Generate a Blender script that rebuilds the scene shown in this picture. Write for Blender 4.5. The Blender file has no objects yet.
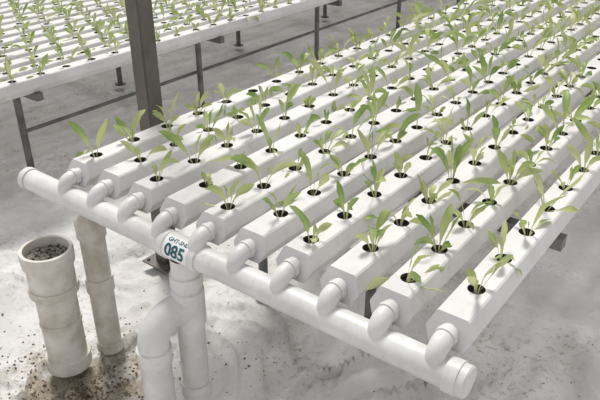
import bpy, bmesh, math, random
from mathutils import Vector, Matrix, noise
random.seed(31)
sc = bpy.context.scene
try:
    sc.view_settings.view_transform = 'Standard'
except Exception: pass

# ---------------- helpers ----------------
def link(ob, parent=None):
    sc.collection.objects.link(ob)
    if parent: ob.parent = parent
    return ob
def empty(name, loc=(0,0,0)):
    e = bpy.data.objects.new(name, None); e.empty_display_size=.1
    e.location = loc
    return link(e)
def obj_from_bm(name, bm, mats, parent=None, smooth=False):
    me = bpy.data.meshes.new(name)
    bm.to_mesh(me); bm.free()
    for m in mats: me.materials.append(m)
    if smooth:
        for p in me.polygons: p.use_smooth = True
    return link(bpy.data.objects.new(name, me), parent)
def new_mat(name):
    m = bpy.data.materials.new(name); m.use_nodes=True
    nt=m.node_tree; b=nt.nodes['Principled BSDF']
    return m,nt,b
def ramp(nt, fac, stops):
    r=nt.nodes.new('ShaderNodeValToRGB')
    els=r.color_ramp.elements
    while len(els)<len(stops): els.new(.5)
    for e,(p,c) in zip(els,stops):
        e.position=p; e.color=(c[0],c[1],c[2],1)
    nt.links.new(fac, r.inputs['Fac']); return r
def tex(nt, scale, detail=4, rough=.55, coord=None):
    n=nt.nodes.new('ShaderNodeTexNoise'); n.inputs['Scale'].default_value=scale
    n.inputs['Detail'].default_value=detail; n.inputs['Roughness'].default_value=rough
    if coord is None:
        g=nt.nodes.new('ShaderNodeNewGeometry'); coord=g.outputs['Position']
    nt.links.new(coord, n.inputs['Vector']); return n
def plain(name, c1, c2, scale=6, rough=.5, bump=0, metal=0, bscale=60, stops=(.35,.7)):
    m,nt,b=new_mat(name)
    n=tex(nt,scale)
    r=ramp(nt,n.outputs['Fac'],[(stops[0],c1),(stops[1],c2)])
    nt.links.new(r.outputs['Color'], b.inputs['Base Color'])
    b.inputs['Roughness'].default_value=rough; b.inputs['Metallic'].default_value=metal
    if bump:
        n2=tex(nt,bscale,6)
        bp=nt.nodes.new('ShaderNodeBump'); bp.inputs['Strength'].default_value=bump
        bp.inputs['Distance'].default_value=.01
        nt.links.new(n2.outputs['Fac'],bp.inputs['Height']); nt.links.new(bp.outputs['Normal'],b.inputs['Normal'])
    return m

def grimy(name, c1, c2, grime, scale=7, rough=.6):
    m,nt,b=new_mat(name)
    n=tex(nt,scale)
    r=ramp(nt,n.outputs['Fac'],[(.35,c1),(.7,c2)])
    n2=tex(nt,26,8,.8)
    r2=ramp(nt,n2.outputs['Fac'],[(.54,(0,0,0)),(.76,(.6,.6,.6))])
    mx=nt.nodes.new('ShaderNodeMixRGB'); mx.inputs[2].default_value=(*grime,1)
    nt.links.new(r.outputs['Color'],mx.inputs[1]); nt.links.new(r2.outputs['Color'],mx.inputs[0])
    nt.links.new(mx.outputs[0],b.inputs['Base Color']); b.inputs['Roughness'].default_value=rough
    return m
M_CH   = grimy('channel_pvc',(.57,.56,.55),(.69,.68,.67),(.40,.37,.32),6,.62)
M_PIPE = grimy('white_pvc_pipe',(.56,.55,.535),(.70,.69,.675),(.43,.39,.34),9,.42)
M_OLD  = plain('weathered_pvc',(.42,.37,.31),(.66,.63,.58),11,.6,.12,0,60,(.3,.6))
M_DARK = plain('hole_interior_shade',(.012,.010,.008),(.05,.04,.03),150,.95,.5)  # brown-black disc in each hole, painted shade for the hollow channel inside
M_HOLE_SHADE  = plain('hole_wall_shade',(.02,.02,.018),(.05,.05,.045),80,.7)  # shade down the hole sides is put into this dark colour
M_POST = plain('grey_steel_post',(.085,.075,.065),(.14,.125,.11),8,.5,.1,.3)
M_LEG  = plain('galvanised_frame',(.10,.10,.095),(.20,.20,.19),10,.5,0,.5)
M_TEAL = plain('teal_ink',(.005,.07,.10),(.01,.10,.13),20,.5)
M_LABEL= plain('label_white',(.75,.76,.76),(.82,.83,.83),20,.4)
M_SOIL = plain('soil',(.09,.065,.045),(.24,.185,.13),60,.95)
M_ROCK = plain('gravel',(.10,.085,.07),(.32,.29,.25),40,.9)

def leaf_mat():
    m,nt,b=new_mat('seedling_leaf')
    a=nt.nodes.new('ShaderNodeAttribute'); a.attribute_name='tint'
    r=ramp(nt,a.outputs['Fac'],[(0,(.58,.59,.36)),(.3,(.43,.49,.20)),(.6,(.26,.36,.10)),(1,(.13,.22,.055))])
    nt.links.new(r.outputs['Color'],b.inputs['Base Color'])
    b.inputs['Roughness'].default_value=.45
    t=nt.nodes.new('ShaderNodeBsdfTranslucent'); nt.links.new(r.outputs['Color'],t.inputs['Color'])
    mx=nt.nodes.new('ShaderNodeMixShader'); mx.inputs[0].default_value=.35
    out=nt.nodes['Material Output']
    nt.links.new(b.outputs[0],mx.inputs[1]); nt.links.new(t.outputs[0],mx.inputs[2]); nt.links.new(mx.outputs[0],out.inputs['Surface'])
    return m
M_LEAF=leaf_mat()

def lathe(bm, base, axis, prof, seg=32, mi=0, cap0=False, cap1=False):
    axis=Vector(axis).normalized(); base=Vector(base)
    up=Vector((0,0,1)) if abs(axis.z)<.9 else Vector((1,0,0))
    u=axis.cross(up).normalized(); v=axis.cross(u)
    rings=[]
    for d,r in prof:
        rings.append([bm.verts.new(base+axis*d+(u*math.cos(2*math.pi*k/seg)+v*math.sin(2*math.pi*k/seg))*r) for k in range(seg)])
    for a,b in zip(rings,rings[1:]):
        for k in range(seg):
            f=bm.faces.new((a[k],a[(k+1)%seg],b[(k+1)%seg],b[k])); f.smooth=True; f.material_index=mi
    if cap0: f=bm.faces.new(rings[0]); f.material_index=mi
    if cap1: f=bm.faces.new(rings[-1]); f.material_index=mi
    for ri,(a,b) in enumerate(zip(prof,prof[1:])):
        dd=abs(b[0]-a[0]); dr=abs(b[1]-a[1])
        if dr>dd*.9:
            for ring in (rings[ri],rings[ri+1]):
                for k in range(seg):
                    e=bm.edges.get((ring[k],ring[(k+1)%seg]))
                    if e: e.smooth=False
    return rings
def sweep(bm, pts, rads, seg=20, mi=0, caps=True):
    pts=[Vector(p) for p in pts]
    prev=None; rings=[]
    for i,p in enumerate(pts):
        t=(pts[min(i+1,len(pts)-1)]-pts[max(i-1,0)]).normalized()
        if prev is None:
            up=Vector((1,0,0)) if abs(t.x)<.9 else Vector((0,0,1))
            u=t.cross(up).normalized()
        else:
            u=(prev-t*prev.dot(t)).normalized()
        prev=u; v=t.cross(u); r=rads[i] if isinstance(rads,(list,tuple)) else rads
        rings.append([bm.verts.new(p+(u*math.cos(2*math.pi*k/seg)+v*math.sin(2*math.pi*k/seg))*r) for k in range(seg)])
    for a,b in zip(rings,rings[1:]):
        for k in range(seg):
            f=bm.faces.new((a[k],a[(k+1)%seg],b[(k+1)%seg],b[k])); f.smooth=True; f.material_index=mi
    if caps: bm.faces.new(rings[0]); bm.faces.new(rings[-1])
def box(bm, lo, hi, mi=0):
    vs=[bm.verts.new((x,y,z)) for x in (lo[0],hi[0]) for y in (lo[1],hi[1]) for z in (lo[2],hi[2])]
    for q in ((0,1,3,2),(4,6,7,5),(0,4,5,1),(2,3,7,6),(0,2,6,4),(1,5,7,3)):
        f=bm.faces.new([vs[i] for i in q]); f.material_index=mi

# ---------------- channel ----------------
SEC=[(-.040,0),(-.044,.004),(-.057,.030),(-.057,.034),(-.041,.071),(-.036,.075)]
SEC=SEC+[(-x,z) for x,z in reversed(SEC)]
TH=.036; HH=.075
def channel(bm, cx, y0, y1, z0, holes, hr=.022, slant=.35):
    def ring(y,s):
        return [bm.verts.new((cx+x, y+s*z, z0+z)) for x,z in SEC]
    a=ring(y0,slant); b=ring(y1,-slant)
    n=len(SEC)
    for k in range(n):
        if k==5: continue
        j=(k+1)%n
        bm.faces.new((a[k],a[j],b[j],b[k]))
    bm.faces.new(a); bm.faces.new(b)
    zt=z0+HH
    ya=y0+slant*HH; yend=y1-slant*HH
    cur=ya; L=bm.verts.new((cx-TH,ya,zt)); R=bm.verts.new((cx+TH,ya,zt))
    for h in holes:
        if h-TH<cur or h+TH>yend: continue
        sq=[];ci=[];c2=[]
        for k in range(16):
            an=2*math.pi*k/16; c,s=math.cos(an),math.sin(an); m=TH/max(abs(c),abs(s))
            sq.append(bm.verts.new((cx+c*m,h+s*m,zt)))
            ci.append(bm.verts.new((cx+c*hr,h+s*hr,zt)))
            c2.append(bm.verts.new((cx+c*hr*.96,h+s*hr*.96,zt-.016)))
        bm.faces.new((L,R,sq[14],sq[10]))
        L,R=sq[6],sq[2]; cur=h+TH
        for k in range(16):
            j=(k+1)%16
            bm.faces.new((sq[k],sq[j],ci[j],ci[k]))
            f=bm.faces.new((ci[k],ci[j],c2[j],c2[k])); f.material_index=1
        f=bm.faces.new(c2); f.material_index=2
    e1=bm.verts.new((cx+TH,yend,zt)); e0=bm.verts.new((cx-TH,yend,zt))
    bm.faces.new((L,R,e1,e0))

# ---------------- seedlings ----------------
def leaf(bm, lay, base, az, el0, bend, length, width, tint, seg=8, twist=0, pet=.3, curl=0):
    d=Vector((math.cos(az),math.sin(az),0)); side0=Vector((-d.y,d.x,0))
    p=Vector(base); el=el0; prev=None
    roll=twist; ph=random.uniform(0,6)
    for i in range(seg+1):
        t=i/seg
        if t<pet: w=.0018+.0008*t
        else:
            q=(t-pet)/(1-pet); w=.0018+width*(math.sin(math.pi*min(1,q**1.1*.94+.04))**.75)
            if i==seg: w=width*.15
        tan=d*math.cos(el)+Vector((0,0,1))*math.sin(el)
        nrm=side0.cross(tan).normalized()
        side=(side0*math.cos(roll)+nrm*math.sin(roll)).normalized()
        nn=tan.cross(side)
        lift=w*(.35+.25*math.sin(ph+i*2.1))
        row=[bm.verts.new(p-side*w+nn*lift), bm.verts.new(p), bm.verts.new(p+side*w+nn*lift)]
        tv=tint*(.05+.95*min(1,(t/.75)**1.2)); tv=max(0,min(1,tv))
        for k,v in enumerate(row): v[lay]=tv*(.7 if k==1 else 1)
        if prev:
            for k in range(2):
                f=bm.faces.new((prev[k],prev[k+1],row[k+1],row[k])); f.smooth=True
        prev=row
        st=length/seg
        p=p+tan*st
        el=max(-1.5, el-bend/seg*(.2+1.6*t)); roll+=twist*.15
        az2=curl/seg; d=Vector((d.x*math.cos(az2)-d.y*math.sin(az2),d.x*math.sin(az2)+d.y*math.cos(az2),0)); side0=Vector((-d.y,d.x,0))
def plant(bm, lay, x,y,z, s=1, seg=8, big=1.0):
    lean=random.uniform(0,6.28)
    vig=random.choice([.7,.85,1.0,1.05,1.15,1.25,1.4])*random.uniform(.9,1.1)
    n=random.choice([4,4,5,5,6,7]) if vig>.75 else random.choice([3,4])
    droop=random.random()<.15
    pale=random.uniform(.5,1.05)
    for k in range(n):
        az=lean+k*2.4+random.uniform(-.8,.8)
        r=.004
        ln=random.uniform(.06,.13)*s*big*vig
        el=random.uniform(1.05,1.55); bd=random.uniform(.2,2.5)
        if random.random()<(.6 if droop else .12): el=random.uniform(.1,.6)
        leaf(bm,lay,(x+math.cos(az)*r,y+math.sin(az)*r,z),az,el,bd,ln,random.uniform(.006,.0105)*s*(.65+ln*4),random.uniform(.25,1.0)*pale,seg,random.uniform(-1.3,1.3),random.uniform(.28,.5),random.uniform(-.8,.8))

def hole_rows(i, y0, y1, pitch=.163):
    st=.197 if i%2 else .135
    out=[]; y=st
    while y<y1-.06:
        out.append(y); y+=pitch
    return out

def elbow_spout(bm, x, yf, zc, r=.0245, hy=-.004, hz=.66):
    Ry=yf-.006-hy; Rz=.040
    pts=[(x,yf+.02,zc),(x,yf,zc)]
    for k in range(0,11):
        a=k/10*math.pi/2
        cs=max(0,math.cos(a))**(2/2.5); sn=math.sin(a)**(2/2.5)
        pts.append((x,hy+Ry-Ry*sn,zc-Rz+Rz*cs))
    pts.append((x,hy,hz+.010))
    sweep(bm,pts,r,22)
    lathe(bm,(x,yf-.010,zc),(0,1,0),[(0,r),(0,r+.003),(.014,r+.003),(.014,r)],22)

def nft_table(name, xs, y0, y1, ztop, rnd=0.006, seed_seg=8, legs_x=(), legs_y=(), hx0=None,hx1=None, plants_big=1.0, skip=0.0):
    z0=ztop-HH
    root=empty(name)
    bm=bmesh.new(); bs=bmesh.new(); bp=bmesh.new(); lay=bp.verts.layers.float.new('tint')
    for i,x in enumerate(xs):
        xx=x+random.uniform(-.002,.002)
        yf=y0+random.uniform(-rnd,rnd)
        H=[h+y0-.045+random.uniform(-.003,.003) for h in hole_rows(i,0,y1-y0)]
        channel(bm,xx,yf,y1,z0,H)
        elbow_spout(bs,xx,yf,z0+.031,hz=z0-.028)
        for h in H:
            if random.random()<skip: continue
            plant(bp,lay,xx+random.uniform(-.006,.006),h+random.uniform(-.006,.006),ztop-.016,1,seed_seg,plants_big)
    bmesh.ops.recalc_face_normals(bm,faces=bm.faces)
    bmesh.ops.recalc_face_normals(bs,faces=bs.faces)
    obj_from_bm('channels',bm,[M_CH,M_HOLE_SHADE,M_DARK],root)
    obj_from_bm('outlet_elbows',bs,[M_PIPE],root)
    pl=obj_from_bm('lettuce_seedlings',bp,[M_LEAF],root)
    bm=bmesh.new()
    for ly in legs_y:
        box(bm,(min(xs)-.05,ly-.02,z0-.04),(max(xs)+.065,ly+.02,z0-.0005))
        for lx in legs_x:
            lathe(bm,(lx,ly,0),(0,0,1),[(0,.045),(.006,.045),(.006,.02),(z0-.03,.02)],16,0,True)
    for lx in legs_x:
        lathe(bm,(lx,legs_y[0],.28),(0,1,0),[(0,.011),(legs_y[-1]-legs_y[0],.011)],12,0,True,True)
    bmesh.ops.recalc_face_normals(bm,faces=bm.faces)
    obj_from_bm('support_frame',bm,[M_LEG],root)
    hz=z0-.028
    bm=bmesh.new(); R=.0375
    L=hx1-hx0
    lathe(bm,(hx0,0,hz),(1,0,0),[(0,.026),(.004,.032),(.005,R+.003),(.03,R+.0045),(.032,R+.0045),(.032,R),(L-.052,R),(L-.052,R+.0045),(L-.022,R+.0045),(L-.021,R+.0015),(L-.004,R+.0015),(L,.035)],40,0,True,True)
    bmesh.ops.recalc_face_normals(bm,faces=bm.faces)
    obj_from_bm('header_pipe',bm,[M_PIPE],root)
    return root,hz

xs=[i*.15 for i in range(10)]
T1,HZ=nft_table('hydroponic_channel_table',xs,.045,7.0,.77,legs_x=(.25,.78),legs_y=(.69,2.09,3.49,4.89,6.29),hx0=-.235,hx1=1.435,plants_big=1.05,skip=.0)
xs2=[-1.33-i*.15 for i in range(18)]
T2,HZ2=nft_table('hydroponic_channel_table',xs2,.045,9.0,.63,seed_seg=5,legs_x=(-1.5,-2.4,-3.4),legs_y=(.72,2.1,3.5,4.9,6.3,7.7),hx0=-4.1,hx1=-1.2,plants_big=.9)

# tee coupling on header + number label
TX=.545
bm=bmesh.new(); R=.0375
lathe(bm,(TX-.075,0,HZ),(1,0,0),[(0,R),(0,R+.005),(.024,R+.006),(.026,R+.004),(.124,R+.004),(.126,R+.006),(.15,R+.005),(.15,R)],40)
lathe(bm,(TX,0,HZ-.02),(0,0,-1),[(0,.043),(.058,.043),(.060,.050),(.095,.050),(.095,.044)],32)
bmesh.ops.recalc_face_normals(bm,faces=bm.faces)
obj_from_bm('tee_coupling',bm,[M_PIPE],T1)
def wrap(verts, x0, ang0, r):
    for v in verts:
        a=ang0+v.co.y/r
        v.co=Vector((x0+v.co.x, -math.cos(a)*(r+v.co.z), HZ+math.sin(a)*(r+v.co.z)))
def label_grid(w,h,n,zoff):
    bm=bmesh.new()
    rows=[]
    for i in range(n+1):
        y=-h/2+h*i/n
        rows.append([bm.verts.new((-w/2,y,zoff)),bm.verts.new((w/2,y,zoff))])
    for a,b in zip(rows,rows[1:]): bm.faces.new((a[0],a[1],b[1],b[0]))
    return bm
ANG=math.radians(30); RL=R+.0065
bm=label_grid(.096,.070,14,0)
wrap(bm.verts,TX+.005,ANG,RL); obj_from_bm('number_label',bm,[M_LABEL],T1)
def text_mesh(name,s,size,cx,cy,off):
    cu=bpy.data.curves.new(name,'FONT'); cu.body=s; cu.size=size; cu.align_x='CENTER'; cu.align_y='CENTER'; cu.offset=off
    ob=bpy.data.objects.new(name,cu); link(ob)
    bpy.context.view_layer.update()
    dg=bpy.context.evaluated_depsgraph_get()
    me=bpy.data.meshes.new_from_object(ob.evaluated_get(dg))
    bpy.data.objects.remove(ob)
    bm=bmesh.new(); bm.from_mesh(me)
    for k in range(-14,15):
        y=k*.003
        bmesh.ops.bisect_plane(bm,geom=bm.verts[:]+bm.edges[:]+bm.faces[:],plane_co=(0,y,0),plane_no=(0,1,0))
    for v in bm.verts: v.co.x+=cx; v.co.y+=cy; v.co.z=.0008
    wrap(bm.verts,TX+.005,ANG,RL)
    obj_from_bm(name,bm,[M_TEAL],T1)
text_mesh('label_digits','085',.052,0,-.009,.0014)
text_mesh('label_small_text','GHT-SNL',.0185,0,.025,.0003)

# down pipe & elbow drain below the tee
root=empty('drain_pipe_assembly',(TX,0,0))
bm=bmesh.new()
lathe(bm,(0,0,0),(0,0,1),[(0,.043),(.12,.043),(.12,.050),(.17,.050),(.17,.043),(.41,.043),(.41,.050),(.53,.050),(.535,.043),(HZ-.116,.043)],32)
bmesh.ops.recalc_face_normals(bm,faces=bm.faces)
obj_from_bm('down_pipe',bm,[M_PIPE],root)
bm=bmesh.new()
pts=[(0,0,.47),(-.01,-.045,.47)]
RR=.08
for k in range(0,11):
    a=k/10*math.pi/2
    pts.append((-.014-.012*math.sin(a),-.05-RR*math.sin(a),.47-RR+RR*math.cos(a)))
pts+=[(-.026,-.13,.30),(-.026,-.13,.0)]
sweep(bm,pts,.047,32)
lathe(bm,(-.026,-.13,.33),(0,0,1),[(0,.047),(0,.053),(.05,.053),(.05,.047)],32)
lathe(bm,(-.026,-.13,.0),(0,0,1),[(0,.054),(.06,.054),(.06,.047)],32)
bmesh.ops.recalc_face_normals(bm,faces=bm.faces)
obj_from_bm('drain_elbow',bm,[M_PIPE],root)

# gravel filled stand pipe
root=empty('gravel_filled_standpipe',(-.03,-.10,0))
bm=bmesh.new()
lathe(bm,(0,0,0),(0,0,1),[(0,.080),(.05,.080),(.05,.070),(.20,.070),(.20,.074),(.215,.074),(.215,.070),(.325,.070),(.33,.084),(.345,.086),(.36,.084),(.36,.079),(.445,.079),(.447,.087),(.475,.089),(.49,.089),(.503,.087),(.503,.076),(.45,.074)],40)
bmesh.ops.recalc_face_normals(bm,faces=bm.faces)
obj_from_bm('pipe_body',bm,[M_OLD],root)
def pebbles(bm, n, fn, smin, smax):
    for _ in range(n):
        x,y,z=fn(); s=random.uniform(smin,smax)
        m=Matrix.Translation((x,y,z))@Matrix.Rotation(random.uniform(0,6),4,'Z')@Matrix.Rotation(random.uniform(0,6),4,'X')@Matrix.Diagonal((s,s*random.uniform(.6,1),s*random.uniform(.5,.9),1))
        bmesh.ops.create_icosphere(bm,subdivisions=1,radius=1,matrix=m)
bm=bmesh.new()
vs=[bm.verts.new((math.cos(k/20*math.pi)*.076,math.sin(k/20*math.pi)*.076,.465)) for k in range(40)]
bm.faces.new(vs)
def fg():
    r=.07*math.sqrt(random.random()); a=random.uniform(0,6.28); return (r*math.cos(a),r*math.sin(a),.468+random.uniform(0,.006))
pebbles(bm,260,fg,.004,.009)
obj_from_bm('gravel_fill',bm,[M_ROCK],root)
# second stand pipe
root=empty('overflow_standpipe',(.02,.05,0))
bm=bmesh.new()
lathe(bm,(0,0,0),(0,0,1),[(0,.05),(.04,.05),(.042,.044),(.27,.044),(.27,.050),(.33,.050),(.33,.044),(.50,.044),(.50,.051),(.56,.051),(.575,.042),(.60,.025)],32,0,False,True)
bmesh.ops.recalc_face_normals(bm,faces=bm.faces)
obj_from_bm('pipe_body',bm,[M_OLD],root)

# steel post
bm=bmesh.new()
a=.038
box(bm,(-a,-a,0),(a,a,2.8))
bmesh.ops.bevel(bm,geom=[e for e in bm.edges if abs(e.verts[0].co.z-e.verts[1].co.z)>1],offset=.006,segments=3,affect='EDGES')
box(bm,(-.08,-.08,0),(.08,.08,.008))
for sx in (-1,1):
    for sy in (-1,1):
        lathe(bm,(sx*.06,sy*.06,.008),(0,0,1),[(0,.008),(.01,.008)],6,0,False,True)
p=obj_from_bm('greenhouse_post',bm,[M_POST]); p.location=(-.25,.594,0)

# ---------------- ground ----------------
def gh(x,y):
    d=math.hypot(x-.6,y+.1)
    near=max(0,1-d/6.0)
    v=Vector((x,y,0))
    h=.010*noise.noise(v*1.3)+near*(.035*noise.noise(v*3.5+Vector((3,1,0)))+.012*noise.noise(v*9))
    wv=v+Vector((noise.noise(v*2.1),noise.noise(v*2.1+Vector((7,7,0))),0))*.35
    for sc_,am,off,k in ((1.9,.075,(9,4,2.3),9.0),(3.7,.055,(2,8,5.4),9.0),(7.5,.025,(5,1,8.6),7)):
        rg=1-abs(noise.noise(wv*sc_+Vector(off)))*k
        if rg>0: h+=near*am*(rg**1.3)*max(0,min(1,.6+1.6*noise.noise(v*1.7+Vector(off))))
    return h-.045
bm=bmesh.new()
N=500; half=13
def mp(t): return math.copysign(abs(t)**2.3,t)*half
grid=[[None]*(N+1) for _ in range(N+1)]
for i in range(N+1):
    for j in range(N+1):
        x=.5+mp(i/N*2-1); y=.1+mp(j/N*2-1)
        grid[i][j]=bm.verts.new((x,y,gh(x,y)))
for i in range(N):
    for j in range(N):
        f=bm.faces.new((grid[i][j],grid[i+1][j],grid[i+1][j+1],grid[i][j+1])); f.smooth=True
m,nt,b=new_mat('white_ground_fabric')
n1=tex(nt,2.5,8,.65)
base=ramp(nt,n1.outputs['Fac'],[(.3,(.50,.485,.465)),(.5,(.62,.61,.595)),(.7,(.74,.735,.725))])
n2=tex(nt,38,6,.75)
sp=ramp(nt,n2.outputs['Fac'],[(.53,(0,0,0)),(.66,(1,1,1))])
n3=tex(nt,1.7,3,.5)
sp2=ramp(nt,n3.outputs['Fac'],[(.40,(0,0,0)),(.60,(1,1,1))])
mul=nt.nodes.new('ShaderNodeMath'); mul.operation='MULTIPLY'
nt.links.new(sp.outputs['Color'],mul.inputs[0]); nt.links.new(sp2.outputs['Color'],mul.inputs[1])
mix=nt.nodes.new('ShaderNodeMixRGB'); mix.inputs[2].default_value=(.34,.29,.235,1)
nt.links.new(base.outputs['Color'],mix.inputs[1]); nt.links.new(mul.outputs[0],mix.inputs[0])
g=nt.nodes.new('ShaderNodeNewGeometry')
dist=nt.nodes.new('ShaderNodeVectorMath'); dist.operation='DISTANCE'; dist.inputs[1].default_value=(.12,-.16,0)
nt.links.new(g.outputs['Position'],dist.inputs[0])
n4=tex(nt,9,6,.7)
ad=nt.nodes.new('ShaderNodeMath'); ad.operation='MULTIPLY_ADD'; ad.inputs[1].default_value=.9
nt.links.new(n4.outputs['Fac'],ad.inputs[0]); nt.links.new(dist.outputs['Value'],ad.inputs[2])
pr=ramp(nt,ad.outputs[0],[(.58,(1,1,1)),(.82,(0,0,0))])
n5=tex(nt,70,5,.8)
sc5=ramp(nt,n5.outputs['Fac'],[(.35,(.17,.14,.105)),(.65,(.46,.40,.32))])
mix2=nt.nodes.new('ShaderNodeMixRGB'); nt.links.new(sc5.outputs['Color'],mix2.inputs[2])
nt.links.new(mix.outputs[0],mix2.inputs[1]); nt.links.new(pr.outputs['Color'],mix2.inputs[0])
nt.links.new(mix2.outputs[0],b.inputs['Base Color']); b.inputs['Roughness'].default_value=.6
rn=tex(nt,3.2,5,.55); rn.noise_type='RIDGED_MULTIFRACTAL'; rn.inputs['Distortion'].default_value=.6
nb=tex(nt,24,8,.75)
b1=nt.nodes.new('ShaderNodeBump'); b1.inputs['Strength'].default_value=.7; b1.inputs['Distance'].default_value=.04
nt.links.new(rn.outputs['Fac'],b1.inputs['Height'])
bp=nt.nodes.new('ShaderNodeBump'); bp.inputs['Strength'].default_value=.6; bp.inputs['Distance'].default_value=.02
nt.links.new(nb.outputs['Fac'],bp.inputs['Height']); nt.links.new(b1.outputs['Normal'],bp.inputs['Normal']); nt.links.new(bp.outputs['Normal'],b.inputs['Normal'])
obj_from_bm('ground',bm,[m])

# soil clods
bm=bmesh.new()
def clear(x,y):
    return math.hypot(x+.03,y+.10)>.095 and math.hypot(x-.02,y-.05)>.06 and math.hypot(x-TX,y)>.06 and math.hypot(x-TX+.026,y+.13)>.065 and math.hypot(x+.25,y-.594)>.15
def fs():
    while True:
        a=random.uniform(0,6.28); r=abs(random.gauss(0,.26))
        x=.12+r*math.cos(a)*1.2; y=-.16+r*math.sin(a)
        if clear(x,y): return (x,y,gh(x,y)+.001)
pebbles(bm,1300,fs,.002,.007)
def fs2():
    while True:
        x=random.uniform(-.2,2.4); y=random.uniform(-.8,1.2)
        if clear(x,y): return (x,y,gh(x,y)+.001)
pebbles(bm,700,fs2,.0015,.004)
obj_from_bm('soil_clods',bm,[M_SOIL])

# ---------------- light ----------------
w=bpy.data.worlds.new('World'); sc.world=w; w.use_nodes=True
bg=w.node_tree.nodes['Background']; bg.inputs['Color'].default_value=(.975,.985,1,1); bg.inputs['Strength'].default_value=.72
L=bpy.data.lights.new('sun','SUN'); L.energy=3.2; L.angle=math.radians(14); L.color=(1,.97,.925)
lo=bpy.data.objects.new('sun',L); link(lo)
d=Vector((.50,-.35,-1))
lo.rotation_euler=d.to_track_quat('-Z','Y').to_euler(); lo.location=(0,0,5)

# ---------------- camera ----------------
c=bpy.data.cameras.new('camera'); c.sensor_width=36; c.lens=40.14
co=bpy.data.objects.new('camera',c); link(co)
co.location=(1.80,-1.10,1.72); co.rotation_euler=(math.radians(61.5),0,math.radians(37.1))
c.clip_start=.05
sc.camera=co
